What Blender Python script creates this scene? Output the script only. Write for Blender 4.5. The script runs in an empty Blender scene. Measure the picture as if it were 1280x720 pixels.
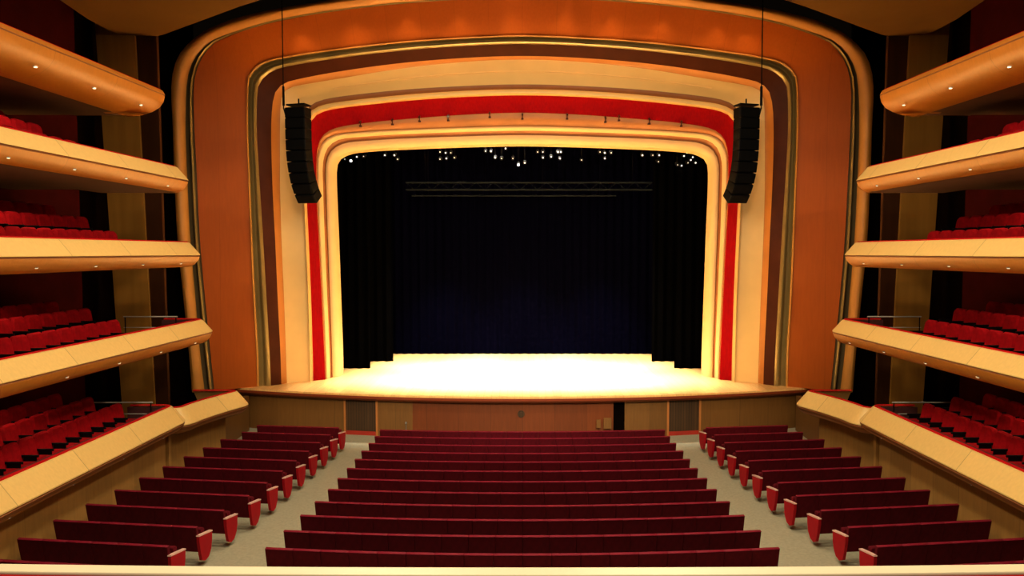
import bpy, math, random
from mathutils import Vector, Matrix, Euler
random.seed(7)
C = bpy.context.scene.collection
PI = math.pi
CAMZ = 7.25
F = 900.0
TH = math.atan(45.0/F)
CX = 653.0
STZ = 1.70            # stage height

# ------------------------------------------------------------------ survey helper: where a sight line meets a plane Y = d
def at(u, v, d):
    ou = (u-CX)/F; ov = (360.0-v)/F
    dy = math.cos(TH)+ov*math.sin(TH); dz = -math.sin(TH)+ov*math.cos(TH)
    return (ou*d/dy, CAMZ+dz*d/dy)

# ------------------------------------------------------------------ materials
def mat(name, col, rough=.5, var=.12, scale=3.0, stretch=(1,1,1), bump=0.0, sheen=0.0, coat=0.0, metal=0.0, spec=.5, emit=None, estr=0):
    m = bpy.data.materials.new(name); m.use_nodes = True
    nt = m.node_tree; b = nt.nodes['Principled BSDF']
    b.inputs['Roughness'].default_value = rough
    b.inputs['Metallic'].default_value = metal
    b.inputs['Specular IOR Level'].default_value = spec
    b.inputs['Sheen Weight'].default_value = sheen
    b.inputs['Coat Weight'].default_value = coat
    tc = nt.nodes.new('ShaderNodeTexCoord'); mp = nt.nodes.new('ShaderNodeMapping')
    mp.inputs['Scale'].default_value = stretch
    nz = nt.nodes.new('ShaderNodeTexNoise'); nz.inputs['Scale'].default_value = scale; nz.inputs['Detail'].default_value = 5
    rp = nt.nodes.new('ShaderNodeValToRGB')
    rp.color_ramp.elements[0].position = .3; rp.color_ramp.elements[1].position = .7
    rp.color_ramp.elements[0].color = tuple(c*(1-var) for c in col)+(1,)
    rp.color_ramp.elements[1].color = tuple(min(1, c*(1+var)) for c in col)+(1,)
    nt.links.new(tc.outputs['Object'], mp.inputs['Vector']); nt.links.new(mp.outputs[0], nz.inputs['Vector'])
    nt.links.new(nz.outputs['Fac'], rp.inputs['Fac']); nt.links.new(rp.outputs[0], b.inputs['Base Color'])
    if bump:
        bp = nt.nodes.new('ShaderNodeBump'); bp.inputs['Strength'].default_value = bump; bp.inputs['Distance'].default_value = .01
        nt.links.new(nz.outputs['Fac'], bp.inputs['Height']); nt.links.new(bp.outputs[0], b.inputs['Normal'])
    if emit:
        b.inputs['Emission Color'].default_value = emit+(1,); b.inputs['Emission Strength'].default_value = estr
    return m

def panel_mat(name, col, rough, axis, pitch, line=.45, var=.1, jitter=.25, spec=.4):
    """veneer panels: every panel its own tone, thin dark joints, along one axis"""
    m = mat(name, col, rough, var, 2.5, (6, 6, .5), spec=spec)
    nt = m.node_tree; b = nt.nodes['Principled BSDF']
    tc = nt.nodes.new('ShaderNodeTexCoord'); sp = nt.nodes.new('ShaderNodeSeparateXYZ')
    nt.links.new(tc.outputs['Object'], sp.inputs[0])
    dv = nt.nodes.new('ShaderNodeMath'); dv.operation = 'DIVIDE'; dv.inputs[1].default_value = pitch
    nt.links.new(sp.outputs[axis], dv.inputs[0])
    fl = nt.nodes.new('ShaderNodeMath'); fl.operation = 'FLOOR'; fr = nt.nodes.new('ShaderNodeMath'); fr.operation = 'FRACT'
    nt.links.new(dv.outputs[0], fl.inputs[0]); nt.links.new(dv.outputs[0], fr.inputs[0])
    wn = nt.nodes.new('ShaderNodeTexWhiteNoise'); wn.noise_dimensions = '1D'; nt.links.new(fl.outputs[0], wn.inputs['W'])
    mr = nt.nodes.new('ShaderNodeMapRange'); mr.inputs['To Min'].default_value = 1-jitter; mr.inputs['To Max'].default_value = 1+jitter*.4
    nt.links.new(wn.outputs['Value'], mr.inputs['Value'])
    lt = nt.nodes.new('ShaderNodeMath'); lt.operation = 'GREATER_THAN'; lt.inputs[1].default_value = .02/pitch
    nt.links.new(fr.outputs[0], lt.inputs[0])
    mr2 = nt.nodes.new('ShaderNodeMapRange'); mr2.inputs['To Min'].default_value = line; mr2.inputs['To Max'].default_value = 1
    nt.links.new(lt.outputs[0], mr2.inputs['Value'])
    ml = nt.nodes.new('ShaderNodeMath'); ml.operation = 'MULTIPLY'
    nt.links.new(mr.outputs[0], ml.inputs[0]); nt.links.new(mr2.outputs[0], ml.inputs[1])
    vs = nt.nodes.new('ShaderNodeVectorMath'); vs.operation = 'SCALE'
    src = b.inputs['Base Color'].links[0].from_socket
    nt.links.new(src, vs.inputs[0]); nt.links.new(ml.outputs[0], vs.inputs['Scale'])
    nt.links.new(vs.outputs[0], b.inputs['Base Color'])
    return m

M = {}
M['cream'] = panel_mat('cream_veneer', (.82,.57,.20), .38, 1, 2.4, line=.6, jitter=.08, var=.04)
M['hull'] = panel_mat('amber_veneer', (.52,.185,.020), .42, 1, 2.4, line=.8, jitter=.06, var=.05)
M['arch_cream'] = mat('cream_plaster', (.86,.56,.20), .45, .04, 1.2)
M['arch_tan'] = mat('tan_plaster', (.62,.265,.045), .5, .06, 1.2)
M['orange'] = panel_mat('orange_veneer', (.42,.088,.008), .5, 0, 1.35, line=.85, jitter=.06, var=.05, spec=.15)
M['amber'] = mat('amber_reveal', (.52,.19,.032), .5, .06, 1.5)
M['brown'] = mat('dark_brown_veneer', (.062,.012,.0025), .5, .15, 1.5, spec=.15)
M['groove'] = mat('groove_brown', (.26,.085,.02), .6, .1, 1.5)
M['olive'] = mat('olive_gold_moulding', (.30,.21,.07), .32, .08, 1.2, metal=.35)
M['olive_dark'] = mat('olive_groove', (.24,.16,.05), .4, .08, 1.2, metal=.2)
M['arch_inner'] = mat('inner_arch_plaster', (.84,.57,.27), .5, .04, 1.2, spec=.2)
M['slate'] = mat('slate_moulding', (.12,.085,.04), .35, .1, 1.2, metal=.2)
M['red'] = mat('red_velour', (.27,.001,.003), .9, .12, 6, (3,3,.6), spec=.08)
M['cove'] = mat('cove_brown', (.42,.15,.035), .55, .1, 1.5)
M['seat'] = mat('maroon_fabric', (.085,.0015,.007), .85, .18, 7, spec=.15, bump=.05)
M['seat_end'] = mat('red_end_panel', (.36,.002,.010), .6, .1, 5, spec=.2)
M['rim'] = mat('rose_rim', (.17,.004,.018), .6, .1, 6, spec=.2)  # ceiling light on the backrest tops, put in as a lighter rose
M['arm'] = mat('pale_arm', (.80,.50,.44), .35, .08, 6, coat=.4)
M['plush'] = mat('red_plush', (.25,.001,.004), .9, .2, 9, spec=.1)
M['pad'] = mat('red_rail_pad', (.50,.006,.008), .7, .1, 5, spec=.1)
M['black_metal'] = mat('black_metal', (.0015,.0015,.002), .6, .1, 8, spec=.12)
M['steel'] = mat('grey_steel', (.45,.45,.46), .3, .1, 8, metal=.8)
M['drape'] = mat('black_drape', (.0006,.0006,.0007), .95, .2, 5, spec=0)
M['navy'] = mat('navy_backdrop', (.0005,.0005,.0026), .95, .2, 5, spec=0)  # black backdrop with the blue stage glow mixed into its colour
M['ledgepad'] = mat('ledge_pad', (.36,.001,.002), .8, .1, 5, spec=.05)
M['stagewood'] = panel_mat('stage_boards', (.90,.53,.19), .25, 0, .30, line=.85, jitter=.08)
M['apronwood'] = panel_mat('apron_veneer', (.16,.035,.006), .5, 0, 1.25, line=.7, jitter=.15)
M['lipwood'] = mat('stage_edge', (.20,.035,.010), .4, .1, 3)
M['grille'] = panel_mat('slatted_grille', (.060,.027,.008), .7, 0, .11, line=.35, jitter=.25)
M['kick'] = mat('red_kick_board', (.34,.022,.012), .5, .1, 3)
M['tanwall'] = panel_mat('tan_wall_veneer', (.34,.175,.045), .5, 1, 1.1, line=.75, jitter=.16)
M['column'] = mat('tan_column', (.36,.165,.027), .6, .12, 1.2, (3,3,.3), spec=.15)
M['darkbrown'] = mat('shadow_brown_panel', (.05,.016,.004), .7, .15, 1.5, (3,3,.3), spec=.1)  # even dark brown of the upright panel beside the column
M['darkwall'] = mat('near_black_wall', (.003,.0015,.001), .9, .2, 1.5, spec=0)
M['redwall'] = mat('dark_red_wall', (.030,.001,.0008), .9, .2, 1.2, spec=.05)
M['ceiling'] = mat('ceiling_plaster', (.135,.062,.014), .9, .08, .5, spec=.05)
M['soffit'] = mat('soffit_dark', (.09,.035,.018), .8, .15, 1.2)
M['carpet'] = mat('aisle_carpet', (.31,.30,.215), .95, .10, 14, bump=.2)
M['tiercarpet'] = mat('tier_carpet', (.06,.010,.010), .95, .2, 10)
M['lens_dim'] = mat('lens_dim', (.8,.8,.8), .2, .01, 5, emit=(1,.97,.92), estr=.35)
M['lens_mid'] = mat('lens_mid', (.9,.9,.9), .2, .01, 5, emit=(1,.96,.9), estr=1.0)
M['lens_hot'] = mat('lens_hot', (.9,.9,.9), .2, .01, 5, emit=(1,.97,.92), estr=3.0)
M['downlens'] = mat('downlight_lens', (.9,.9,.9), .2, .01, 5, emit=(1,.8,.5), estr=2.5)
M['glass_rim'] = mat('brushed_rail', (.75,.72,.66), .25, .05, 5, metal=.3)
M['ledge'] = mat('foreground_ledge', (.90,.82,.56), .4, .04, 3)

# ------------------------------------------------------------------ mesh builder
class MB:
    def __init__(s): s.v = []; s.f = []; s.sm = []
    def add(s, vs, fs, smooth=False):
        o = len(s.v); s.v += [tuple(v) for v in vs]
        for f in fs: s.f.append(tuple(i+o for i in f)); s.sm.append(smooth)
        return s
    def box(s, c, sz, rot=None, taper=1.0):
        hx, hy, hz = sz[0]/2, sz[1]/2, sz[2]/2
        vs = []
        for z in (-1, 1):
            t = taper if z > 0 else 1
            for x, y in ((-1,-1),(1,-1),(1,1),(-1,1)): vs.append(Vector((x*hx*t, y*hy*t, z*hz)))
        if rot is not None:
            R = Euler(rot).to_matrix(); vs = [R@v for v in vs]
        vs = [v+Vector(c) for v in vs]
        return s.add(vs, [(0,3,2,1),(4,5,6,7),(0,1,5,4),(1,2,6,5),(2,3,7,6),(3,0,4,7)])
    def rbox(s, c, sz, r=.02, rot=None, k=3):
        """box with rounded outline in local XZ, rounded again towards both Y faces"""
        hx, hy, hz = sz[0]/2, sz[1]/2, sz[2]/2
        def ring(ins, y):
            pts = []
            rr = max(r-ins*.5, .002)
            for cx, cz, a0 in ((1,1,0),(-1,1,90),(-1,-1,180),(1,-1,270)):
                for j in range(k+1):
                    a = math.radians(a0+90*j/k)
                    pts.append(Vector((cx*(hx-ins-rr)+rr*math.cos(a), y, cz*(hz-ins-rr)+rr*math.sin(a))))
            return pts
        e = min(r, hy)*.6
        rings = [ring(e, -hy), ring(0, -hy+e), ring(0, hy-e), ring(e, hy)]
        n = len(rings[0]); vs = [p for rg in rings for p in rg]
        if rot is not None:
            R = Euler(rot).to_matrix(); vs = [R@v for v in vs]
        vs = [v+Vector(c) for v in vs]
        fs = []
        for a in range(3):
            for j in range(n):
                j2 = (j+1) % n
                fs.append((a*n+j, (a+1)*n+j, (a+1)*n+j2, a*n+j2))
        fs.append(tuple(range(n))); fs.append(tuple(3*n+j for j in reversed(range(n))))
        return s.add(vs, fs, False)
    def tube(s, p0, p1, r, n=8, r2=None, cap=True):
        p0 = Vector(p0); p1 = Vector(p1); d = (p1-p0).normalized()
        a = d.orthogonal().normalized(); b = d.cross(a); r2 = r if r2 is None else r2
        vs = []
        for p, rr in ((p0, r), (p1, r2)):
            for i in range(n):
                t = 2*PI*i/n; vs.append(p+a*rr*math.cos(t)+b*rr*math.sin(t))
        fs = [(i, (i+1) % n, n+(i+1) % n, n+i) for i in range(n)]
        s.add(vs, fs, True)
        if cap: s.add(vs, [tuple(reversed(range(n))), tuple(range(n, 2*n))])
        return s
    def prism(s, poly, axis, a, b):
        """poly in the two remaining axes, extruded from a to b"""
        n = len(poly); vs = []
        for t in (a, b):
            for p, q in poly:
                vs.append({'x': (t, p, q), 'y': (p, t, q), 'z': (p, q, t)}[axis])
        fs = [(i, (i+1) % n, n+(i+1) % n, n+i) for i in range(n)]+[tuple(reversed(range(n))), tuple(range(n, 2*n))]
        return s.add(vs, fs)
    def grid(s, rows, smooth=True, close=False):
        m = len(rows); n = len(rows[0]); vs = [p for r in rows for p in r]
        fs = []
        for i in range(m-1+(1 if close else 0)):
            i2 = (i+1) % m
            for j in range(n-1): fs.append((i*n+j, i*n+j+1, i2*n+j+1, i2*n+j))
        return s.add(vs, fs, smooth)
    def mesh(s, name, m):
        me = bpy.data.meshes.new(name); me.from_pydata(s.v, [], s.f)
        me.polygons.foreach_set('use_smooth', s.sm); me.materials.append(m)
        me.update()
        import bmesh
        bm = bmesh.new(); bm.from_mesh(me); bmesh.ops.remove_doubles(bm, verts=bm.verts, dist=1e-5)
        bmesh.ops.recalc_face_normals(bm, faces=bm.faces); bm.to_mesh(me); bm.free()
        me.set_sharp_from_angle(angle=math.radians(32))
        return me
    def build(s, name, m, parent=None, loc=(0,0,0), rot=None):
        return link(name, s.mesh(name, m), parent, loc, rot)

def link(name, me, parent=None, loc=(0,0,0), rot=None):
    o = bpy.data.objects.new(name, me); C.objects.link(o)
    if parent is not None: o.parent = parent
    o.location = loc
    if rot: o.rotation_euler = rot
    return o
def empty(name, loc=(0,0,0), rz=0):
    o = bpy.data.objects.new(name, None); C.objects.link(o); o.location = loc; o.rotation_euler = (0,0,rz); o.empty_display_size = .3
    return o
def tag(o, label=None, cat=None, group=None, kind=None):
    if label: o['label'] = label
    if cat: o['category'] = cat
    if group: o['group'] = group
    if kind: o['kind'] = kind
    return o
def bevel(o, w, seg=2):
    b = o.modifiers.new('Bevel', 'BEVEL'); b.width = w; b.segments = seg; b.limit_method = 'ANGLE'; b.angle_limit = math.radians(35)
    return o

# ------------------------------------------------------------------ proscenium: nested curves
NA = 72
def catmull(pts, k=8):
    out = []
    P = [pts[0]]+list(pts)+[(2*CX-pts[-2][0], pts[-2][1])]
    for i in range(1, len(P)-2):
        p0, p1, p2, p3 = P[i-1:i+3]
        for j in range(k):
            t = j/k
            q = []
            for a in (0, 1):
                m1 = (p2[a]-p0[a])/2; m2 = (p3[a]-p1[a])/2
                # limit the tangents so uneven spacing does not overshoot
                L = p2[a]-p1[a]
                m1 = max(min(m1, 3*abs(L)), -3*abs(L)); m2 = max(min(m2, 3*abs(L)), -3*abs(L))
                q.append((2*t**3-3*t*t+1)*p1[a]+(t**3-2*t*t+t)*m1+(-2*t**3+3*t*t)*p2[a]+(t**3-t*t)*m2)
            out.append(tuple(q))
    out.append(pts[-1]); return out
def curve(pts, d):
    w = [at(u, v, d) for u, v in catmull(pts)]
    # extend the leg down to the stage
    (x0, z0), (x1, z1) = w[0], w[8]
    if z0 > STZ-.05:
        t = (z0-(STZ-.05))/(z1-z0); w = [(x0-(x1-x0)*t, STZ-.05)]+w
    ang = [math.atan2(z-STZ, -x) for x, z in w]
    res = []
    for i in range(NA+1):
        a = (PI/2)*i/NA
        for j in range(len(w)-1):
            if ang[j] <= a <= ang[j+1] or (j == len(w)-2):
                t = (a-ang[j])/max(1e-9, ang[j+1]-ang[j]); t = max(0, min(1, t))
                res.append((w[j][0]+(w[j+1][0]-w[j][0])*t, w[j][1]+(w[j+1][1]-w[j][1])*t)); break
    res[0] = (res[0][0], STZ); res[-1] = (0.0, res[-1][1])
    L = [(x, d, z) for x, z in res]
    return L+[(-x, y, z) for x, y, z in reversed(L[:-1])]
def band(name, A, B, m, bulge=0.0, th=.25, k=1, parent=None, y0=0, y1=0):
    """solid ribbon between two arch curves; bulge > 0 rounds it towards the hall"""
    mb = MB(); rows = []
    K = k if bulge == 0 else 6
    for j in range(K+1):
        t = j/K
        off = -bulge*math.sin(PI*t)
        rows.append([(a[0]+(b[0]-a[0])*t, a[1]+y0+(b[1]+y1-a[1]-y0)*t+off, a[2]+(b[2]-a[2])*t) for a, b in zip(A, B)])
    back = [[(p[0], p[1]+th, p[2]) for p in rows[-1]], [(p[0], p[1]+th, p[2]) for p in rows[0]]]
    mb.grid(rows, True); mb.grid([rows[-1], back[0]], True); mb.grid(back, True); mb.grid([back[1], rows[0]], True)
    n = len(rows[0])
    for e in (0, n-1):
        mb.add([r[e] for r in rows]+[back[0][e], back[1][e]], [tuple(range(len(rows)+2))])
    o = mb.build(name, m, parent)
    return o

P = {}
P[0] = [(240,490),(236,440),(229,370),(222,300),(218,220),(216,160),(214,112),(217,86),(226,65),(245,46),(265,34),(300,21),(355,9),(420,-1),(500,-11),(580,-17),(653,-19)]
P[1] = [(256,490),(250,440),(244,370),(238,300),(234,220),(232,160),(233,112),(237,87),(246,69),(258,56),(273,47),(311,34),(353,23),(420,12),(500,3),(580,-2.5),(653,-4.5)]
P[2] = [(268,490),(263,440),(256,370),(250,300),(246,220),(243,160),(242,115),(245,91),(252,73),(262,60),(275,50),(311,36.5),(353,25.5),(420,14),(500,5),(580,-.5),(653,-2.5)]
P[3] = [(321,490),(320,440),(316,370),(313,300),(310,220),(308,160),(308.5,104),(314,89),(327,78),(353,71),(420,61),(500,52),(580,46.5),(653,44)]
P[4] = [(339,490),(337,440),(333,370),(329,300),(324,220),(321,160),(322,113),(328,99),(338,90.5),(357,83.5),(420,73),(500,63.5),(580,57.5),(653,55)]
P[5] = [(352,490),(350.5,440),(347,370),(344,300),(340.5,230),(339,160),(342,122),(350,108),(362,101.5),(420,90),(500,79),(580,72.5),(653,70)]
P[6] = [(359,490),(357.5,440),(355,370),(352,300),(350,230),(350,160),(352,122),(360,111),(378,106),(420,99),(500,86),(580,77.5),(653,74.5)]
P[7] = [(388,490),(387,440),(385,370),(382,300),(379.5,240),(380,190),(382,150),(385,137),(392,129),(420,121.5),(500,112.5),(580,107.5),(653,105.5)]
P[8] = [(388.2,490),(387.2,440),(385.2,370),(382.2,300),(379.7,240),(380.2,190),(382.3,153),(387,142),(395,134.5),(420,128),(500,119),(580,113.5),(653,111.5)]
P[9] = [(388.8,490),(387.8,440),(385.8,370),(382.8,300),(380.3,240),(380.8,190),(383.3,157),(389,146),(397,139.5),(420,133.5),(500,124.5),(580,119),(653,117)]
P[10] = [(407,490),(405.5,440),(402,370),(398.5,300),(395.5,240),(395.5,200),(398,181),(404,169),(420,160),(455,154),(500,149.5),(580,143.5),(653,141)]
P[11] = [(408,490),(406.5,440),(403,370),(399.5,300),(396.5,240),(396.5,203),(399,187),(405.5,176),(420,168.5),(455,165),(500,162.5),(580,159.5),(653,158)]
P[12] = [(413,490),(412,440),(409,370),(406,300),(404,240),(403.5,206),(407,190),(414,180),(428,173.5),(460,170.5),(500,168),(580,165),(653,163.5)]
P[13] = [(416,490),(415,440),(412.5,370),(410,300),(408,240),(407.5,208),(411,194),(419,184.5),(434,178.5),(460,176),(500,173.5),(580,170.5),(653,169)]
P[14] = [(425,490),(424,440),(421.5,370),(419,300),(416.5,240),(416,212),(418.5,200),(426,193.5),(440,189),(465,186.5),(500,184.5),(580,181.5),(653,180)]
D = {0:28.3,1:28.5,2:28.6,3:29.5,4:29.7,5:30.0,6:30.3,7:30.7,8:30.6,9:30.5,10:31.1,11:31.3,12:31.5,13:31.7,14:31.9}
CU = {k: curve(P[k], D[k]) for k in P}

S = lambda o: tag(o, kind='structure')
S(band('trim_1', CU[0], CU[1], M['arch_tan'], .16, .5))
def mix(A, B, t): return [tuple(a[i]+(b[i]-a[i])*t for i in range(3)) for a, b in zip(A, B)]
m1 = mix(CU[1], CU[2], .5); m2 = mix(CU[1], CU[2], .78)
S(band('trim_2', CU[1], m1, M['slate'], -.14, .6)); S(band('trim_9', m1, m2, M['olive'], .07, .5)); S(band('trim_10', m2, CU[2], M['slate'], -.05, .5))
S(band('wall_stage', CU[2], CU[3], M['orange'], 0, .4, k=2))
m1 = mix(CU[3], CU[4], .16); m2 = mix(CU[3], CU[4], .62)
S(band('trim_3', CU[3], m1, M['arch_tan'], .05, .4)); S(band('trim_11', m1, m2, M['olive_dark'], -.12, .5)); S(band('trim_12', m2, CU[4], M['olive'], .09, .4))
S(band('trim_4', CU[4], CU[5], M['brown'], 0, .4))
S(band('trim_5', CU[5], CU[6], M['amber'], -.05, .4))
S(band('wall_portal', CU[6], CU[7], M['arch_cream'], 0, .4, k=2))
S(band('trim_6', CU[7], CU[8], M['groove'], -.05, .5))  # shadow below the cream panel, coloured in as a brown band
S(band('trim_7', CU[8], CU[9], M['arch_cream'], .06, .5))
# thin raised step across the cream head panel
stp = [tuple(a[i]*.55+b[i]*.45 for i in range(3)) for a, b in zip(CU[6], CU[7])]
seg = [i for i, p in enumerate(stp) if abs(p[0]) < 8.2 and p[2] > 10]
A = [(p[0], p[1]-.04, p[2]) for p in (stp[i] for i in seg)]
B = [(p[0], p[1]-.01, p[2]-.04) for p in A]
S(band('trim_8', A, B, M['arch_cream'], 0, .06))
sur = empty('red_surround', (0, 31, STZ))
tag(sur, 'deep red velour surround filling the gap around the inner cream stage arch', 'curtain')
def rel(o, root):
    o.parent = root; o.matrix_parent_inverse = Matrix.Translation(-root.location)
    return o
rel(band('fabric_panel', CU[9], CU[10], M['red'], 0, .08, k=3, y0=.35), sur)
arch = empty('proscenium_arch', (0, 31.5, STZ))
tag(arch, 'cream round-cornered proscenium arch framing the black stage opening', 'arch')
rel(band('ledge', CU[10], CU[11], M['cove'], .08, .3), arch)
rel(band('outer_moulding', CU[11], CU[12], M['arch_inner'], .14, .3), arch)
rel(band('groove', CU[12], CU[13], M['groove'], -.10, .35), arch)
rel(band('inner_moulding', CU[13], CU[14], M['arch_inner'], .10, .7), arch)

# ------------------------------------------------------------------ stage
def lipY(x): return 27.35+x*x/(2*36.0)
stage = empty('stage', (0, 30, 0))
tag(stage, 'broad wooden stage with a curved front edge under bright white light', 'stage')
xs = [-12.6+25.2*i/60 for i in range(61)]
mb = MB()
fr = [(x, lipY(x)) for x in xs]; bk = [(12.6, 30.4), (8.9, 31.2), (8.9, 39.6), (-8.9, 39.6), (-8.9, 31.2), (-12.6, 30.4)]
mb.prism(fr+bk, 'z', STZ-.07, STZ)
rel(mb.build('stage_floor', M['stagewood']), stage)
mb = MB(); rows = []
prof = [(0.0, -.072), (-.03, -.08), (-.03, -.17), (.06, -.22), (.10, -.26), (.3, -.26), (.3, -.072)]
for dy, dz in prof: rows.append([(x, lipY(x)+dy, STZ+dz) for x in xs])
mb.grid(rows, False, True); rel(mb.build('front_edge', M['lipwood']), stage)
# curved front wall under the lip, cut around the two slatted doors
doors = [(-7.02, -5.78), (5.78, 7.02)]
def wall_seg(x0, x1, m, name, off=.30, z0=-.3, z1=STZ-.20, th=.15):
    n = max(2, int((x1-x0)/.4)); q = [x0+(x1-x0)*i/n for i in range(n+1)]
    mb = MB(); mb.grid([[(x, lipY(x)+off, z0) for x in q], [(x, lipY(x)+off, z1) for x in q],
                        [(x, lipY(x)+off+th, z1) for x in q], [(x, lipY(x)+off+th, z0) for x in q]], False, True)
    for e in (x0, x1):
        mb.add([(e, lipY(e)+off, z0), (e, lipY(e)+off, z1), (e, lipY(e)+off+th, z1), (e, lipY(e)+off+th, z0)], [(0,1,2,3)])
    return mb.build(name, m)
M['apron_side'] = panel_mat('apron_side_veneer', (.17,.075,.017), .5, 0, 1.25, line=.7, jitter=.15)
rel(wall_seg(-12.6, -7.10, M['apron_side'], 'front_panel'), stage)
rel(wall_seg(-5.70, -4.3, M['apron_side'], 'front_panel'), stage)
rel(wall_seg(-4.3, 3.55, M['apronwood'], 'front_panel'), stage)
rel(wall_seg(4.0, 5.70, M['apron_side'], 'front_panel'), stage)
rel(wall_seg(7.10, 12.6, M['apron_side'], 'front_panel'), stage)
rel(wall_seg(3.57, 3.98, M['darkwall'], 'recess', off=.40), stage)
# faint round grille near the middle of the front wall, and cover plates beside the recess
mb = MB(); mb.tube((-.05, 27.62, .98), (-.05, 27.66, .98), .14, 16); mb.tube((-.05, 27.60, .98), (-.05, 27.64, .98), .07, 12)
rel(mb.build('round_vent', M['grille']), stage)
mb = MB(); mb.box((3.3, 27.62, .62), (.30, .03, .42)); rel(mb.build('cover_plate', M['apron_side']), stage)
mb = MB(); mb.box((2.95, 27.61, .60), (.16, .03, .32)); rel(mb.build('cover_plate', M['apron_side']), stage)
mb = MB(); mb.tube((-4.55, 27.85, 0), (-4.55, 27.85, .55), .012, 6); mb.box((-4.55, 27.85, .58), (.07,.07,.07))
tag(mb.build('floor_lamp_post', M['steel']), 'tiny pale fixture on a thin post by the stage wall, left aisle', 'lamp')
for n, (a, b) in enumerate(doors):
    d = wall_seg(a, b, M['grille'], 'door_%d' % (n+1), off=.33, z0=.16, z1=STZ-.27); S(d)
    k = wall_seg(a, b, M['kick'], 'kick_board', off=.30, z0=-.02, z1=.16); k.parent = d
    for e in (a-.04, b+.04):
        f = wall_seg(e-.04, e+.04, M['cove'], 'door_frame', off=.27, z0=0, z1=STZ-.24, th=.12); f.parent = d

# stage house in black
def drape(name, x0, x1, y, z0, z1, amp=.06, pleat=.45, label=None, group=None, m='drape', axis='x'):
    n = max(4, int(abs(x1-x0)/.06)); top = []; 
    def p(t, z, back=0):
        x = x0+(x1-x0)*t; off = amp*math.sin(2*PI*x/pleat)+.4*amp*math.sin(2*PI*x/(pleat*2.7)+1)
        return (x, y+off+back, z) if axis == 'x' else (y+off+back, x, z)
    ts = [i/n for i in range(n+1)]
    mb = MB(); mb.grid([[p(t, z0) for t in ts], [p(t, z1) for t in ts], [p(t, z1, .03) for t in ts], [p(t, z0, .03) for t in ts]], True, True)
    for t in (0, 1): mb.add([p(t, z0), p(t, z1), p(t, z1, .03), p(t, z0, .03)], [(0,1,2,3)])
    o = mb.build(name, M[m])
    if label: tag(o, label, 'curtain', group)
    return o
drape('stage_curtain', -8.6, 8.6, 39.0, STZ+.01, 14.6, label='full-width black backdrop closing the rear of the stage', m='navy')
for sx, sd in ((-1, 'left'), (1, 'right')):
    a, b = sorted((sx*7.25, sx*9.5)); drape('stage_curtain', a, b, 34.1, STZ+.01, 14.6, label='black side curtain at the %s stage edge, nearer the audience' % sd)
    a, b = sorted((sx*6.55, sx*9.5)); drape('stage_curtain', a, b, 36.3, STZ+.01, 14.6, label='black side curtain at the %s stage edge, just before the backdrop' % sd)
    mb = MB(); mb.box((sx*9.7, 35.9, 7.6), (.2, 7.6, 15.6)); S(mb.build('wall_stagehouse_'+sd, M['drape']))
mb = MB(); mb.box((0, 39.8, 7.6), (19.6, .2, 15.6)); S(mb.build('wall_rear', M['drape']))
mb = MB(); mb.box((0, 35.9, 15.3), (19.6, 7.8, .2)); S(mb.build('ceiling_stagehouse', M['drape']))
# black masking round the outside of the arch so no light leaks
mb = MB()
for sx in (-1, 1): mb.box((sx*9.35, 32.3, 7.6), (.7, .1, 15.6))
mb.box((0, 32.3, 15.6), (19, .1, 2.4)); S(mb.build('wall_masking', M['drape']))

def batten(px0, px1, py, d, label, r=.035, truss=False):
    x0, z = at(px0, py, d); x1, _ = at(px1, py, d)
    e = empty('lighting_batten', ((x0+x1)/2, d, z)); tag(e, label, 'pipe')
    mb = MB(); mb.tube((x0, d, z), (x1, d, z), r, 8)
    rel(mb.build('pipe', M['batten'] if truss else M['black_metal']), e)
    if truss:
        mb = MB(); mb.tube((x0, d, z-.36), (x1, d, z-.36), r, 8)
        n = 28
        for i in range(n): 
            a = x0+(x1-x0)*i/n; b = x0+(x1-x0)*(i+1)/n
            mb.tube((a, d, z-.36*(i % 2)), (b, d, z-.36*((i+1) % 2)), .014, 5)
        rel(mb.build('truss_web', M['batten']), e)
    for t in (.08, .36, .64, .92):
        mb = MB(); xx = x0+(x1-x0)*t; mb.tube((xx, d, z), (xx, d, 15.196), .006, 5); rel(mb.build('suspension_cable', M['black_metal']), e)
    return e
M['batten'] = mat('dull_grey_batten', (.006,.008,.011), .9, .1, 6, spec=.02)
batten(423, 884, 180, 33.6, 'long black pipe behind the top of the arch carrying the stage lights')
batten(507, 815, 228, 36.6, 'faint grey truss hanging high in the dark stage', .05, True)
batten(515, 770, 244.5, 37.4, 'thin faint grey pipe hanging just below the grey truss', .04).children[0].data.materials[0] = M['batten']

# small stage lights
clusters = {
 'at the left end of the opening': [(422,194,0),(436.6,191,2),(438.6,201,2),(443.7,190,2),(446,196,1),(450,188,1),(454.5,195.4,0),(431,199,0)],
 'left of the left quarter': [(481,194,1),(493,194,1),(497,199,0)],
 'between left quarter and middle': [(550,190,0),(550,199,0),(557,191,1),(558,198,1),(563.5,191,0),(568,197,0)],
 'just left of the middle': [(607,189,0),(613.7,189,1),(619,197,1),(627,198,0),(632,185.5,1),(641,198,0),(648,206,2),(656,203.5,1)],
 'just right of the middle': [(672,190,0),(678.6,190,0),(678.6,197,1),(689,196,0),(697.5,190,1),(701,190,1),(700,198,1)],
 'between middle and right quarter': [(727,200,0),(750,190,0),(756,191,1),(756,198,1),(764,191,0)],
 'right of the right quarter': [(803,194,1),(816,194,0),(824,194,1),(823,202,0)],
 'at the right end of the opening': [(847,206,0),(852,207,1),(855,195,1),(859,190,2),(860,203.5,0),(863.5,200,1),(866,196.5,1),(869.5,203.5,1),(871.6,190,0),(878.7,196,0)],
}
ORD = ['leftmost','second from left','third from left','fourth from left','fifth from left','sixth from left','seventh from left','eighth from left','ninth from left','tenth from left']
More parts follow.
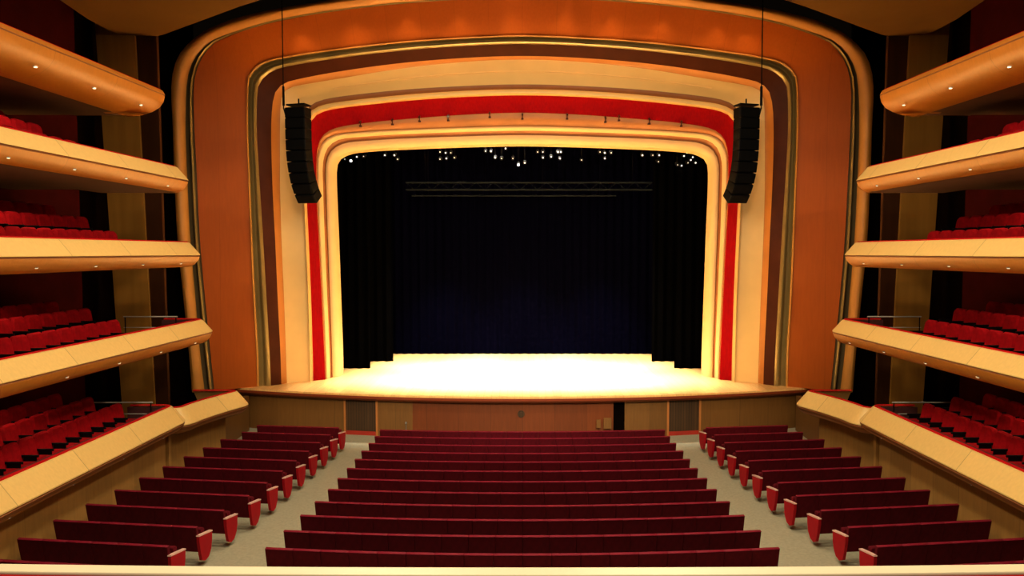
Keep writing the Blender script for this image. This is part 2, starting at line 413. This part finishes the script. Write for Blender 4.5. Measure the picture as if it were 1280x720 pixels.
def can_mesh(): 
    mb = MB(); mb.tube((0,0,0), (0,.30,.10), .085, 10, .07); mb.tube((0,.30,.10), (0,.42,.14), .055, 8, .03); return mb.mesh('lamp_body', M['black_metal'])
def lens_mesh(r, m):
    mb = MB(); mb.tube((0,-.012,-.004), (0,.0,.0), r, 10); return mb.mesh('lens', m)
can = can_mesh()
lenses = [lens_mesh(.028, M['lens_dim']), lens_mesh(.038, M['lens_mid']), lens_mesh(.06, M['lens_hot'])]
pipez = at(600, 180, 33.6)[1]
words = ['dim', 'white', 'bright white']
for cl, L in clusters.items():
    L = sorted(L)
    for i, (u, v, k) in enumerate(L):
        dd = 33.55
        x, z = at(u, v, dd)
        e = empty('stage_light', (x, dd, z)); 
        tag(e, '%s stage light, %s in cluster %s' % (words[k], ORD[i], cl), 'stage light', 'stage lights along the top of the stage opening')
        link('lamp_body', can, e, (0,.02,0)); link('lens', lenses[k], e, (0,-.0,0))
        mb = MB(); h = max(.06, pipez-z)
        mb.tube((0,.16,.05), (0,.05,h), .012, 5); mb.box((0,.05,h), (.05,.1,.07))
        mb.build('hanging_arm', M['black_metal'], e)

# small fixtures standing on the ledge over the arch
led = [(450,153),(490,151),(524,147),(560,146),(612,142),(653,144),(709,144),(757,148),(774,146),(812,150),(852,153)]
for i, (u, v) in enumerate(led):
    x, z = at(u, v, 30.95)
    e = empty('ledge_light', (x, 30.95, z-.12))
    side = 'counting from the left'
    nth = ['first','second','third','fourth','fifth','sixth','seventh','eighth','ninth','tenth','eleventh'][i]
    tag(e, ('small dark fixture on the ledge above the arch, %s from the left' % nth) if i != 3 else 'small fixture with pale top on the ledge above the arch, fourth from the left', 'fixture', 'small fixtures on the ledge above the arch')
    mb = MB(); mb.box((0,.12,-.02), (.10,.20,.06)); mb.tube((0,.05,0), (0,.05,.12), .02, 6); mb.build('bracket', M['brown'], e)
    mb = MB(); mb.tube((0,-.06,.12), (0,.14,.20), .05 if i == 3 else .04, 8); mb.build('lamp_body', M['steel'] if i == 3 else M['brown'], e)

# ------------------------------------------------------------------ line array loudspeakers
def cabinet_mesh():
    mb = MB(); mb.rbox((0,0,0), (.86,.50,.395), .03, None, 2)
    return mb.mesh('cabinet', M['black_metal'])
M['grillecloth'] = mat('speaker_grille', (.002,.002,.0022), .85, .3, 40, spec=.1)
def grille_mesh():
    mb = MB(); mb.rbox((0,-.26,0), (.78,.02,.34), .02, None, 2); return mb.mesh('front_grille', M['grillecloth'])
cab = cabinet_mesh(); gri = grille_mesh()
def line_array(sx, side):
    d = 28.15
    x, z = at(CX+sx*280.5, 133, d)
    root = empty('line_array_speaker', (x, d, z), sx*math.radians(15))
    tag(root, 'black hanging line array speaker with curved lower end, %s side of the stage' % side, 'loudspeaker')
    mb = MB(); mb.box((0,.05,.05), (.8,.5,.05)); mb.tube((0,.05,.05), (0,.05,.30), .03, 6); mb.build('rigging_frame', M['black_metal'], root)
    px, py, pz, tilt = 0., 0., -.06, 0.
    for i in range(9):
        tilt += math.radians([0,0,1,2,4,6,8,9,9][i])
        hh = .408
        cz = pz-math.cos(tilt)*hh/2; cy = py+math.sin(tilt)*hh/2
        c = link('cabinet', cab, root, (0, cy, cz), (-tilt, 0, 0)) if False else link('cabinet', cab, root, (0, cy, cz), (tilt, 0, 0))
        link('front_grille', gri, c)
        pz -= math.cos(tilt)*hh; py += math.sin(tilt)*hh
    # hanging cable on the outer side
    mb = MB(); x0, _ = at(CX+sx*299, 100, d)
    mb.tube((x0, d, 17.1), (x0, d, at(0,135,d)[1]), .022, 6); mb.tube((x0, d, at(0,132,d)[1]), (x0, d, at(0,108,d)[1]), .05, 6)
    mb.tube((x0, d, at(0,135,d)[1]), (x0-sx*.12, d, at(0,150,d)[1]), .03, 6)
    o = mb.build('hanging_cable', M['black_metal']); tag(o, 'long thin dark cable dropping to the %s hanging loudspeaker' % side, 'cable')
    return root
line_array(-1, 'left'); line_array(1, 'right')

# ------------------------------------------------------------------ floor of the hall
def floorz(y): return 0.0 if y > 27 else (27-y)*.019
mb = MB(); ys = [30.5, 27, 24, 21, 18, 15, 12, 9, 6, 3, 0, -4]
top = [[(-15.4, y, floorz(y)), (15.4, y, floorz(y))] for y in ys]
bot = [[(-15.4, y, -.4), (15.4, y, -.4)] for y in ys]
mb.grid(top, False); mb.grid(bot, False)
for k in (0, 1): mb.grid([[r[k] for r in top], [r[k] for r in bot]], False)
mb.grid([top[0], bot[0]], False); mb.grid([top[-1], bot[-1]], False)
S(mb.build('floor', M['carpet']))

# ------------------------------------------------------------------ orchestra seat rows
def back_mesh(m):
    mb = MB(); mb.rbox((0,-.06,.645), (.995,.075,.60), .02, (math.radians(11),0,0), 3)
    return mb.mesh('backrest', M[m])
def rim_mesh():
    mb = MB(); mb.rbox((0,-.120,.944), (.995,.076,.012), .005, (math.radians(11),0,0), 2); return mb.mesh('top_rim', M['rim'])  # thin strip that carries the painted highlight along the top edge
def cushion_mesh(m):
    mb = MB(); mb.rbox((0,.16,.60), (.90,.13,.44), .05, (math.radians(-8),0,0), 2); return mb.mesh('seat_cushion', M[m])
def standard_mesh():
    mb = MB(); mb.prism([(-.04,0),(.30,0),(.30,.03),(.10,.06),(.10,.36),(.34,.55),(.34,.60),(-.03,.60),(0,.06),(-.04,.03)], 'x', -.018, .018); return mb.mesh('seat_standard', M['black_metal'])
def end_mesh():
    mb = MB(); mb.prism([(-.02,.16),(.10,.10),(.24,.14),(.34,.28),(.38,.45),(.39,.665),(-.12,.735),(-.12,.60),(-.06,.30)], 'x', -.035, .035); return mb.mesh('end_panel', M['seat_end'])
def arm_mesh():
    mb = MB(); mb.prism([(.405,.660),(.40,.69),(-.12,.765),(-.13,.735)], 'x', -.040, .040); return mb.mesh('armrest', M['arm'])
BM = back_mesh('seat'); RM = rim_mesh(); CM = cushion_mesh('seat'); SM = standard_mesh(); EM = end_mesh(); AM = arm_mesh()
NTH = ['first','second','third','fourth','fifth','sixth','seventh','eighth','ninth','tenth','eleventh','twelfth']
def sag(x):
    x = abs(x); return x*x/84.0 if x < 5.2 else 5.2**2/84.0+(x-5.2)*.125
def slope(x):
    a = abs(x); s = a/42.0 if a < 5.2 else .125
    return math.copysign(s, x)
def row(name, x0, x1, yc, n, label, group, ends=(True, True)):
    xm = (x0+x1)/2; ym = yc+sag(xm); z = floorz(ym)
    root = empty(name, (xm, ym, z)); tag(root, label, 'seat row', group)
    w = (x1-x0)/n
    for i in range(n):
        x = x0+w*(i+.5); y = yc+sag(x); a = math.atan(slope(x)); dz = floorz(y)-z
        b = link('backrest', BM, root, (x-xm, y-ym, dz), (0,0,a)); b.scale.x = w/math.cos(a)
        r = link('top_rim', RM, b)
        c = link('seat_cushion', CM, root, (x-xm, y-ym, dz), (0,0,a)); c.scale.x = w
    for i in range(n+1):
        x = x0+w*i; y = yc+sag(x); a = math.atan(slope(x)); dz = floorz(y)-z
        e = (i == 0 and ends[0]) or (i == n and ends[1])
        if e:
            p = link('end_panel', EM, root, (x-xm+(-.02 if i == 0 else .02), y-ym, dz), (0,0,a)); link('armrest', AM, p)
        else: link('seat_standard', SM, root, (x-xm, y-ym, dz), (0,0,a))
    return root
centre_half = [5.02,5.0,5.0,5.02,5.0,5.0,5.02,5.02,5.08,5.14,5.2,5.26]
# back-rest tops measured along the ends of each row
cv = [537.3,545.7,554,563.3,574,585,597.3,610,625.7,643.3,664.3,687.3]
def depth_for(v, top=.955):
    lo, hi = 8., 40.
    for _ in range(40):
        m = (lo+hi)/2; zz = at(CX, v, m)[1]
        if zz > floorz(m)+top: lo = m
        else: hi = m
    return lo
dc = [depth_for(v) for v in cv]
# regular spacing fitted to the measurements
def fit(ds):
    n = len(ds); mx = (n-1)/2; my = sum(ds)/n
    k = sum((i-mx)*(d-my) for i, d in enumerate(ds))/sum((i-mx)**2 for i in range(n))
    return [my+k*(i-mx) for i in range(n)]
fc = fit(dc); print('centre rows', [round(d,2) for d in fc], [round(a-b,2) for a, b in zip(dc, fc)])
for i in range(12):
    hw = centre_half[i]
    row('seat_row', -hw, hw, fc[i]-sag(hw)+.13, 18, 'long centre row of maroon seats, %s from the stage' % NTH[i], 'seat rows of the centre block', (False, False))
# one more row hidden low behind the ledge
sv = [534,542.5,554,564,576.7,588,604,620,638,657,682]
fs = fit([depth_for(v) for v in sv]); print('side rows', [round(d,2) for d in fs])
inner = [6.55,6.56,6.6,6.65,6.7,6.75,6.8,6.88,7.05,7.2,7.3]
outer = [9.62,9.75,10.05,10.15,10.25,10.35,10.45,10.5,10.58,10.65,10.7]
for sx, side in ((-1, 'left'), (1, 'right')):
    for i in range(11):
        a, b = sorted((sx*inner[i], sx*outer[i]))
        row('seat_row', a, b, fs[i]-sag(inner[i])+.13, 6, 'short %s-hand side row of maroon seats, %s from the stage' % (side, NTH[i]), 'seat rows of the %s block' % side, (sx > 0, sx < 0))
    a, b = sorted((sx*7.4, sx*10.75)); d12 = fs[10]-(fs[0]-fs[10])/10
    row('seat_row', a, b, d12-sag(7.3)+.13, 6, 'short %s-hand side row of maroon seats nearest the balcony ledge' % side, 'seat rows of the %s block' % side, (sx > 0, sx < 0))
print('ok rows')

# ------------------------------------------------------------------ balconies
def railX(y, tipY, X0=10.55):   # the galleries open slightly towards the rear
    return X0+max(0, (tipY-y))*.035
def sweep(mb, path, prof, sx):
    """path: list of (X,Y,nx,ny): outward normal (towards the hall). prof: list of (o,z)"""
    rows = []
    for o, z in prof: rows.append([(sx*(x+nx*o), y+ny*o, zz+z) for x, y, nx, ny, zz in path])
    return rows
HULL = [(-.05,.0),(0,-.015),(.28,-.36),(.30,-.385),(.30,-.41),(.265,-.425),(.265,-.445),(.29,-.46),(.24,-.58),(.14,-.70),(0,-.78)]
CREAM = HULL[:5]; LIP = HULL[4:8]; LOW = HULL[7:]
PAD = [(-.16,-.02),(-.16,.01),(-.14,.025),(-.08,.03),(-.05,.022),(-.045,-.02)]
TOPF = [(-.05,0),(0,-.012),(.05,-.10),(.055,-.13)]
TOPL = [(.055,-.13),(.04,-.14),(.04,-.155),(.05,-.165)]
TOPH = [(.05,-.165),(.01,-.33),(-.10,-.50),(-.30,-.65),(-.58,-.745),(-.9,-.79)]
LOWF = [(-.05,.0),(0,-.015),(.33,-.44),(.35,-.47),(.35,-.50)]
LOWL = [(.315,-.515),(.315,-.53),(.34,-.55),(.28,-.65)]
LOWH = [(.28,-.65),(.16,-.75),(0,-.80)]
def tier_path(tipY, Xt, z, back=8.5, ret=1.0, rad=.35, slopek=.035):
    path = []
    n = 14
    for i in range(n+1):
        y = back+(tipY-rad-back)*i/n; x = Xt+(tipY-rad-y)*slopek; path.append((x, y, -1.0, 0.0, z))
    for j in range(1, 7):
        a = (PI/2)*j/6
        path.append((Xt+rad-rad*math.cos(a), tipY-rad+rad*math.sin(a), -math.cos(a), math.sin(a), z))
    path.append((Xt+rad+ret, tipY, 0, 1, z))
    return path
def strip(name, path, prof, m, parent, sx, inner=.12, k=None):
    """closed solid shell strip with the profile on the outside"""
    ins = [(o-inner, z) for o, z in reversed(prof)]
    loop = prof+ins
    mb = MB(); rows = sweep(mb, path, loop, sx); mb.grid(rows, False, True)
    for e in (0, len(path)-1): mb.add([r[e] for r in rows], [tuple(range(len(rows)))])
    o = mb.build(name, M[m]); return rel(o, parent)
tiers = [ # name, tipY, rail height over eye level, seat rows (X offset, rise), word
 ('top', 21.8, 4.77, [(1.15,.12)], 0.035),
 ('second', 22.6, 2.62, [(1.0,.0),(1.95,.42),(2.9,.78)], 0.035),
 ('middle', 23.3, .31, [(1.0,.0),(1.95,.40),(2.9,.74)], 0.03),
 ('fourth', 24.1, -2.24, [(1.0,.0),(1.95,.30),(2.9,.50)], 0.018),
 ('lowest', 21.9, -4.68, [(1.0,.0),(1.95,.12),(2.9,.22)], 0.0)]
def plush_back():
    mb = MB(); mb.rbox((0,-.06,.58), (.535,.16,.78), .13, (math.radians(10),0,0), 4); return mb.mesh('backrest', M['plush'])
def plush_cush():
    mb = MB(); mb.rbox((0,.22,.33), (.50,.46,.34), .05, None, 2); return mb.mesh('seat_cushion', M['plush'])
def plush_arm():
    mb = MB(); mb.rbox((.265,.18,.60), (.055,.42,.06), .02, None, 2); mb.box((.265,.18,.30), (.03,.30,.60)); return mb.mesh('armrest', M['black_metal'])
PB, PC, PA = plush_back(), plush_cush(), plush_arm()
def downlight(x, y, z, root, sx, sp=None):
    mb = MB(); mb.tube((sx*x, y, z), (sx*x, y, z-.025), .05, 10); o = rel(mb.build('downlight', M['steel']), root)
    mb = MB(); mb.tube((sx*x, y, z-.02), (sx*x, y, z-.032), .038, 10); l = mb.build('lens', M['downlens']); l.parent = o
LIGHTS = []
def lamp(kind, loc, energy, col, target=None, size=.3, angle=60, blend=.6, name='house_lamp'):
    ld = bpy.data.lights.new(name, kind); ld.energy = energy; ld.color = col
    if kind == 'SPOT': ld.spot_size = math.radians(angle); ld.spot_blend = blend; ld.shadow_soft_size = size
    elif kind == 'AREA': ld.shape = 'DISK'; ld.size = size
    else: ld.shadow_soft_size = size
    o = bpy.data.objects.new(name, ld); C.objects.link(o); o.location = loc
    if target is not None:
        o.rotation_euler = (Vector(target)-Vector(loc)).to_track_quat('-Z', 'Y').to_euler()
    return o
WARM = (1., .72, .42)
for sx, side in ((-1, 'left'), (1, 'right')):
    for name, tipY, rh, rows_, lv in tiers:
        z = CAMZ+rh; X0 = 10.62
        root = empty('balcony', (sx*X0, tipY-6, z-.78))
        extra = {'top': 'amber hull curving up under the ceiling', 'second': 'second from the top', 'middle': 'middle of five, level with the eye', 'fourth': 'second from the bottom', 'lowest': 'standing on the panelled wall beside the side seats'}[name]
        tag(root, {'top': 'topmost %s balcony with a bare amber curved hull', 'second': '%s balcony second from the top, cream front over amber hull',
                   'middle': 'middle %s balcony of the five, level cream front below red seats', 'fourth': '%s balcony second from the bottom, long cream front tipping downward',
                   'lowest': 'lowest %s balcony, cream front on the tan panelled wall beside the stalls'}[name] % side, 'balcony')
        path = tier_path(tipY, X0, z, slopek=lv)
        pf, pl, ph = (TOPF, TOPL, TOPH) if name == 'top' else (LOWF, LOWL, LOWH) if name == 'lowest' else (CREAM, LIP, LOW)
        strip('front' if name == 'top' else 'cream_front', path, pf, 'hull' if name == 'top' else 'cream', root, sx)
        strip('lip', path, pl, 'groove', root, sx, .10)
        strip('lower_hull', path, ph, 'hull', root, sx, .12)
        # red padded rail
        mb = MB(); rr = sweep(mb, path, PAD, sx); mb.grid(rr, True, True)
        for e in (0, len(path)-1): mb.add([r[e] for r in rr], [tuple(range(len(rr)))])
        rel(mb.build('padded_rail', M['pad']), root)
        # floor slab and inner side of the parapet
        zf = z-.70 if name != 'top' else z-.72
        mb = MB(); b = 8.5
        xa = X0+(tipY-.35-b)*lv
        if name == 'top': xa += .8
        if name == 'top': mb.prism([(sx*xa, b), (sx*(X0+.85), tipY-.5), (sx*13.1, tipY-.5), (sx*13.1, 21.2), (sx*15.0, 21.2), (sx*15.0, b)], 'z', zf-.06, zf)
        else: mb.prism([(sx*(xa+.02), b), (sx*(X0+.02), tipY-.35), (sx*(X0+.3), tipY-.08), (sx*13.1, tipY-.08), (sx*13.1, 21.3), (sx*15.0, 21.3), (sx*15.0, b)], 'z', zf-.085, zf)
        rel(mb.build('underside', M['soffit']), root)
        mb = MB(); ti = .15 if name != 'top' else .95
        mb.prism([(sx*(X0+(tipY-.35-b)*lv+ti), b), (sx*(X0+ti), tipY-.6), (sx*13.0, tipY-.6), (sx*13.0, min(21.15, tipY-.6)), (sx*14.9, min(21.15, tipY-.6)), (sx*14.9, b)], 'z', zf, zf+.02)
        rel(mb.build('carpet', M['tiercarpet']), root)
        mb = MB(); rr = sweep(mb, path, [(-.30,-.40 if name == 'top' else -.69),(-.30,-.02),(-.24,-.02),(-.24,-.40 if name == 'top' else -.69)], sx); mb.grid(rr, False, True)
        rel(mb.build('parapet_back', M['tiercarpet']), root)
        # steps for the seat rows
        zf += .02
        for k, (off, rise) in enumerate(rows_):
            hgt = rise+.02
            if k > 0 and hgt > .04:
                xs0 = X0+off-.45+.25; x1s = 15.0 if k == len(rows_)-1 else X0+off+.95-.45+.25
                y1 = 21.2
                mb = MB(); mb.box((sx*(xs0+x1s)/2, (b+y1)/2, zf+hgt/2), (x1s-xs0-.005, y1-b, hgt)); rel(mb.build('step', M['tiercarpet']), root)
            nm = ['front','middle','rear'][k]
            y1 = [20.9, 21.1, 21.1][k]
            if name == 'top': y1 = 18.8
            if name == 'second': y1 = 19.2
            base = zf+(hgt if k > 0 else 0)
            top_extra = 0 if k else max(0, rise)
            xr = X0+off+.05
            nst = 15
            y0 = y1-nst*.54
            e = empty('balcony_seat_row', (sx*xr, (y0+y1)/2, base)); 
            tw = {'top':'topmost','second':'second-from-top','middle':'middle','fourth':'second-from-bottom','lowest':'lowest'}[name]
            tag(e, '%s row of red plush seats on the %s %s balcony' % (nm, tw, side), 'seat row', 'red seat rows on the %s balconies' % side)
            for q in range(nst):
                yy = y0+.54*(q+.5)-(y0+y1)/2
                rz = sx*PI/2      # facing the hall
                xx = sx*((y1-(y0+.54*(q+.5)))*lv)
                for me, nn in ((PB,'backrest'),(PC,'seat_cushion'),(PA,'armrest')):
                    link(nn, me, e, (xx, yy, 0), (0,0,rz))
        # downlights in the hull
        for y in [tipY-1.2-2.1*i for i in range(4)]:
            xx = X0-.16+(tipY-.35-y)*lv+(.30 if name == 'top' else 0)
            downlight(xx, y, z-(.60 if name == 'top' else .70 if name == 'lowest' else .645), root, sx)
# ---- lower side walls under the lowest balcony, and stage boxes
for sx, side in ((-1, 'left'), (1, 'right')):
    mb = MB()
    mb.prism([(sx*10.84, 8.0), (sx*10.84, 21.3), (sx*10.92, 21.75), (sx*11.3, 21.85), (sx*15.0, 21.85), (sx*15.0, 21.6), (sx*11.35, 21.6), (sx*11.2, 8.0)], 'z', -.2, CAMZ-4.68-.79)
    S(mb.build('wall_'+side+'_lower', M['tanwall']))
    z = CAMZ-4.86
    root = empty('stage_box', (sx*10.4, 24, z-.8))
    tag(root, 'short %s box beside the stage, bulging cream front on a tan wall' % side, 'balcony box')
    path = []
    for i in range(9):
        t = i/8; y = 22.15+2.75*t; x = 10.62-.66*t**1.5
        dx = -.66*1.5*t**.5/2.75 if t > 0 else 0
        nx, ny = -1, dx; L = math.hypot(nx, ny); path.append((x, y, nx/L, ny/L, z))
    st = [(10.62+.3+1.0, 21.87+.0, 0, -1, z)]
    for j in range(0, 6):
        a = (PI/2)*j/6; st.append((10.62+.3-.3*math.sin(a), 22.15-.28*math.cos(a), -math.sin(a), -math.cos(a), z))
    x0, y0, nx0, ny0, _ = path[-1]
    lowpath = path[:]
    path = [(p[0], p[1]+.32, p[2], p[3], p[4]) for p in st]+[(p[0], p[1]+.32*(1-min(1,(p[1]-22.15)/2.75)), p[2], p[3], p[4]) for p in path]
    for j in range(1, 6):
        a = (PI/2)*j/5; path.append((x0+.3-.3*math.cos(a), y0+.3*math.sin(a), -math.cos(a), math.sin(a), z))
    path.append((x0+1.6, y0+.3, 0, 1, z))
    strip('cream_front', path, LOWF, 'cream', root, sx); strip('lip', path, LOWL, 'groove', root, sx, .10); strip('lower_hull', path, LOWH, 'hull', root, sx)
    mb = MB(); rr = sweep(mb, path, PAD, sx); mb.grid(rr, True, True)
    for e in (0, len(path)-1): mb.add([r[e] for r in rr], [tuple(range(len(rr)))])
    rel(mb.build('padded_rail', M['pad']), root)
    pts = [(sx*(p[0]+.05), p[1]) for p in path[7:-1]]+[(sx*11.3, y0+.25), (sx*11.3, 22.5)]
    mb = MB(); mb.prism(pts, 'z', z-.82, z-.74); rel(mb.build('box_floor', M['tiercarpet']), root)
    pts = [(sx*(p[0]+.42), p[1]) for p in lowpath]+[(sx*(x0+.60), y0+.10), (sx*11.3, y0+.10), (sx*11.3, 22.15)]
    mb = MB(); mb.prism(pts, 'z', -.2, z-.83); S(mb.build('wall_'+side+'_box', M['tanwall']))
    mb = MB(); mb.prism([(sx*10.95, y0+.1), (sx*11.12, 29.0), (sx*11.3, 29.0), (sx*11.15, y0+.1)], 'z', -.2, 1.42); S(mb.build('wall_'+side+'_front', M['apron_side']))
    # posts at the ends of the lower wall
    mb = MB(); mb.box((sx*10.93, 21.93, .88), (.12,.14,1.9)); S(mb.build('trim_13' if sx < 0 else 'trim_14', M['tanwall']))
    # handrails across the gangways
    for nm, yy, zz, x0_, x1_, tw in (('a', 22.9, CAMZ+.33, 11.4, 12.95, 'middle'), ('b', 23.3, CAMZ-2.10, 11.2, 12.95, 'second-from-bottom'), ('c', 21.6, CAMZ-4.55, 11.2, 13.0, 'lowest')):
        e = empty('handrail', (sx*(x0_+x1_)/2, yy, zz-.9)); tag(e, 'thin shiny metal handrail across the end of the %s %s balcony' % (tw, side), 'handrail')
        mb = MB(); mb.tube((sx*x0_, yy, zz), (sx*x1_, yy, zz), .022, 8); mb.tube((sx*x0_, yy, zz-.35), (sx*x1_, yy, zz-.35), .012, 6)
        rel(mb.build('rail', M['glass_rim']), e)
        for xx in (x0_+.05, x1_-.05):
            mb = MB(); mb.tube((sx*xx, yy, zz-.88), (sx*xx, yy, zz), .018, 6); rel(mb.build('post', M['black_metal']), e)
    # rear and side walls of the galleries
    mb = MB(); mb.box((sx*15.1, 8.8, 7.8), (.2, 31.4, 16)); S(mb.build('wall_'+side, M['redwall']))
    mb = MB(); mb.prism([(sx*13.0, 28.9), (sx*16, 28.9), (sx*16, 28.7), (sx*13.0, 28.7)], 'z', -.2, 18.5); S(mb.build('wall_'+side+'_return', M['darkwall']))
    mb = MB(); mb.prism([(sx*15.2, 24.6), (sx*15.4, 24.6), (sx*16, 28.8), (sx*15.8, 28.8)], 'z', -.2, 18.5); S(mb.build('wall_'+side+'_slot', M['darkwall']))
    # tan column and brown panel in the slot, leaning slightly outward
    yc = 26.2
    def lean(u0a, u1a, va, u0b, u1b, vb, y, th, m, name, z0, z1):
        (xa0, za), (xa1, _) = at(u0a, va, y), at(u1a, va, y); (xb0, zb), (xb1, _) = at(u0b, vb, y), at(u1b, vb, y)
        def X(a, b, z): return a+(b-a)*(z-za)/(zb-za)
        vs = []
        for zz in (z0, z1):
            l, r = X(xa0, xb0, zz), X(xa1, xb1, zz)
            l *= -sx; r *= -sx
            vs += [(l, y, zz), (r, y, zz), (r, y+th, zz), (l, y+th, zz)]
        mb = MB(); mb.add(vs, [(0,1,2,3),(4,5,6,7),(0,1,5,4),(1,2,6,5),(2,3,7,6),(3,0,4,7)])
        return mb.build(name, M[m])
    c = lean(147, 189, 430, 121, 169, 60, yc, .15, 'column', 'column', 0, 15.6)
    tag(c, 'tall tan wood-clad column seen behind the ends of the %s balconies' % side, 'column')
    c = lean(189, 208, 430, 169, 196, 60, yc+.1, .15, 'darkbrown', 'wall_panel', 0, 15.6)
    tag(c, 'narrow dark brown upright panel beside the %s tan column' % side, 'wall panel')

# ------------------------------------------------------------------ ceiling with a curved front edge
ZC = CAMZ+7.75
def cpt(u, v):   # plan point on the ceiling plane
    ou = (u-CX)/F; ov = (360.-v)/F
    dy = math.cos(TH)+ov*math.sin(TH); dz = -math.sin(TH)+ov*math.cos(TH)
    t = (ZC-CAMZ)/dz; return (ou*t, dy*t)
edge = [cpt(*p) for p in [(40,-20),(75,0),(110,24),(140,40),(160,46),(182,49),(205,43),(235,32),(270,19),(300,8),(335,-3),(385,-14),(450,-22),(540,-28),(653,-30)]]
ed = [(x, y) for x, y in edge]
full = ed+[(-x, y) for x, y in reversed(ed[:-1])]
xo = -ed[0][0]
poly = full+[(xo, 2.0), (-xo, 2.0)]
mb = MB(); mb.prism(poly, 'z', ZC, ZC+.35); S(mb.build('ceiling', M['ceiling']))
mb = MB(); mb.box((0, 13, 18.6), (32, 32, .2)); S(mb.build('ceiling_void', M['darkwall']))
mb = MB(); mb.box((0, -6.9, 8), (32, .2, 18)); S(mb.build('wall_back', M['redwall']))

# ------------------------------------------------------------------ the ledge of our own balcony, curving with the horseshoe
lg = empty('balcony_ledge', (0, 2.3, CAMZ-1.0)); tag(lg, 'cream ledge with a red padded rail along the bottom edge of view', 'balcony')
RR = 60.0
zl = at(653, 708.5, 2.3)[1]
def arcp(i, n=48, span=5.0):
    x = -span+2*span*i/n; return (x, 2.3+x*x/(2*RR)+abs(x)**3*.0006)
def ring(prof):
    rows = []
    for o, zz in prof: rows.append([(arcp(i)[0], arcp(i)[1]+o, zl+zz) for i in range(49)])
    mb = MB(); mb.grid(rows, False, True)
    for e in (0, 48): mb.add([r[e] for r in rows], [tuple(range(len(rows)))])
    return mb
bevel(rel(ring([(-.066,0),(0,0),(.26,-.38),(.26,-.44),(.18,-.62),(0,-.74),(-.12,-.74),(-.12,-.05),(-.066,-.02)]).build('cream_front', M['ledge']), lg), .008)
rel(ring([(-.32,-.06),(-.32,-.02),(-.28,0.0),(-.10,0.0),(-.069,-.006),(-.069,-.06)]).build('padded_rail', M['ledgepad']), lg)
rel(ring([(-.30,-.74),(-.30,-.07),(-.13,-.07),(-.13,-.74)]).build('parapet_back', M['tiercarpet']), lg)
rel(ring([(-3.2,-.86),(-3.2,-.74),(.0,-.74),(.0,-.86)]).build('balcony_floor', M['tiercarpet']), lg)

# ------------------------------------------------------------------ light
# house lights in the ceiling, washing the galleries, the seats and the aisles
for x in (-3.2, 3.2):
    for y in (7, 13, 19):
        lamp('AREA', (x, y, ZC-.1), 620, (1,.78,.50), (x*.7, y+1.0, 0), 1.6)
# gallery-front lamps near our balcony aimed at the portal
for x in (-9, 9):
    lamp('SPOT', (x, 5, 12.6), 4600, (1,.74,.44), (x*.25, 30.5, 8.2), .4, 62, 1.0, 'portal_spot')
lamp('SPOT', (0, 3.0, 13.5), 6800, (1,.76,.48), (0, 31, 12.2), .4, 50, 1.0, 'portal_spot')
# small lamps grazing the head of the orange panel
for u in (372, 440, 508, 575, 640, 706, 768, 832, 900, 940):
    xx, _ = at(u, 2, 28.5); zz = min(CU[1], key=lambda p: abs(p[0]-xx))[2]
    lamp('SPOT', (xx, 27.9, zz-.15), 110, (1,.62,.3), (xx, 28.85, zz-.9), .04, 48, 1.0, 'head_lamp')
# stage lighting from the flies, pooling in the middle of the boards
for x in (-4.5, -1.5, 1.5, 4.5):
    lamp('SPOT', (x, 33.2, 13.2), 36000, (1,.93,.76), (x*.85, 32.6, STZ), .25, 52, .9, 'stage_spot')
for x in (-6.0, -3.0, 0, 3.0, 6.0):
    lamp('SPOT', (x*.9, 33.1, 13.2), 21000, (1,.92,.74), (x*.95, 29.3, STZ), .25, 40, .9, 'stage_spot')
for x in (-5.0, 0, 5.0):
    lamp('SPOT', (x, 34.0, 13.2), 28000, (1,.93,.76), (x*.8, 36.6, STZ), .25, 44, .9, 'stage_spot')
for x in (-8, 8):
    lamp('SPOT', (x*.5, 6, 13.4), 7000, (1,.88,.62), (x*.12, 30.2, STZ), .3, 30, .9, 'stage_spot')
lamp('SPOT', (0, .8, CAMZ+2.6), 120, (1,.88,.70), (0, 2.3, zl), .1, 80, 1.0, 'gallery_downlight')  # added unseen spot that brightens the foreground ledge
for x in (-8, 8):
    lamp('SPOT', (x*.5, 7, 13.4), 6500, (1,.78,.46), (x*.95, 30.2, STZ), .3, 22, 1.0, 'stage_spot')
# under-gallery lamps on the red seats
for sx in (-1, 1):
    for zt, e in ((CAMZ+4.72-.95, 36), (CAMZ+2.62-.95, 60), (CAMZ+.33-.95, 60), (CAMZ-2.22-.95, 70)):
        for y in (13.5, 17.5):
            lamp('SPOT', (sx*12.2, y, zt), e, (1,.70,.40), (sx*12.6, y+.6, zt-2), .12, 130, .8, 'gallery_downlight')

w = bpy.data.worlds.new('World'); bpy.context.scene.world = w; w.use_nodes = True
w.node_tree.nodes['Background'].inputs[0].default_value = (.02,.012,.006,1); w.node_tree.nodes['Background'].inputs[1].default_value = .1

# ------------------------------------------------------------------ camera
cd = bpy.data.cameras.new('camera'); cam = bpy.data.objects.new('camera', cd); C.objects.link(cam)
cam.location = (0, 0, CAMZ); cam.rotation_euler = (PI/2-TH, 0, 0)
cd.sensor_width = 36; cd.lens = 36*F/1280; cd.shift_x = -13/1280; cd.clip_start = .05; cd.clip_end = 200
bpy.context.scene.camera = cam
vs = bpy.context.scene.view_settings
vs.view_transform = 'Standard'; vs.look = 'None'; vs.gamma = 1; vs.exposure = 0; vs.use_curve_mapping = False
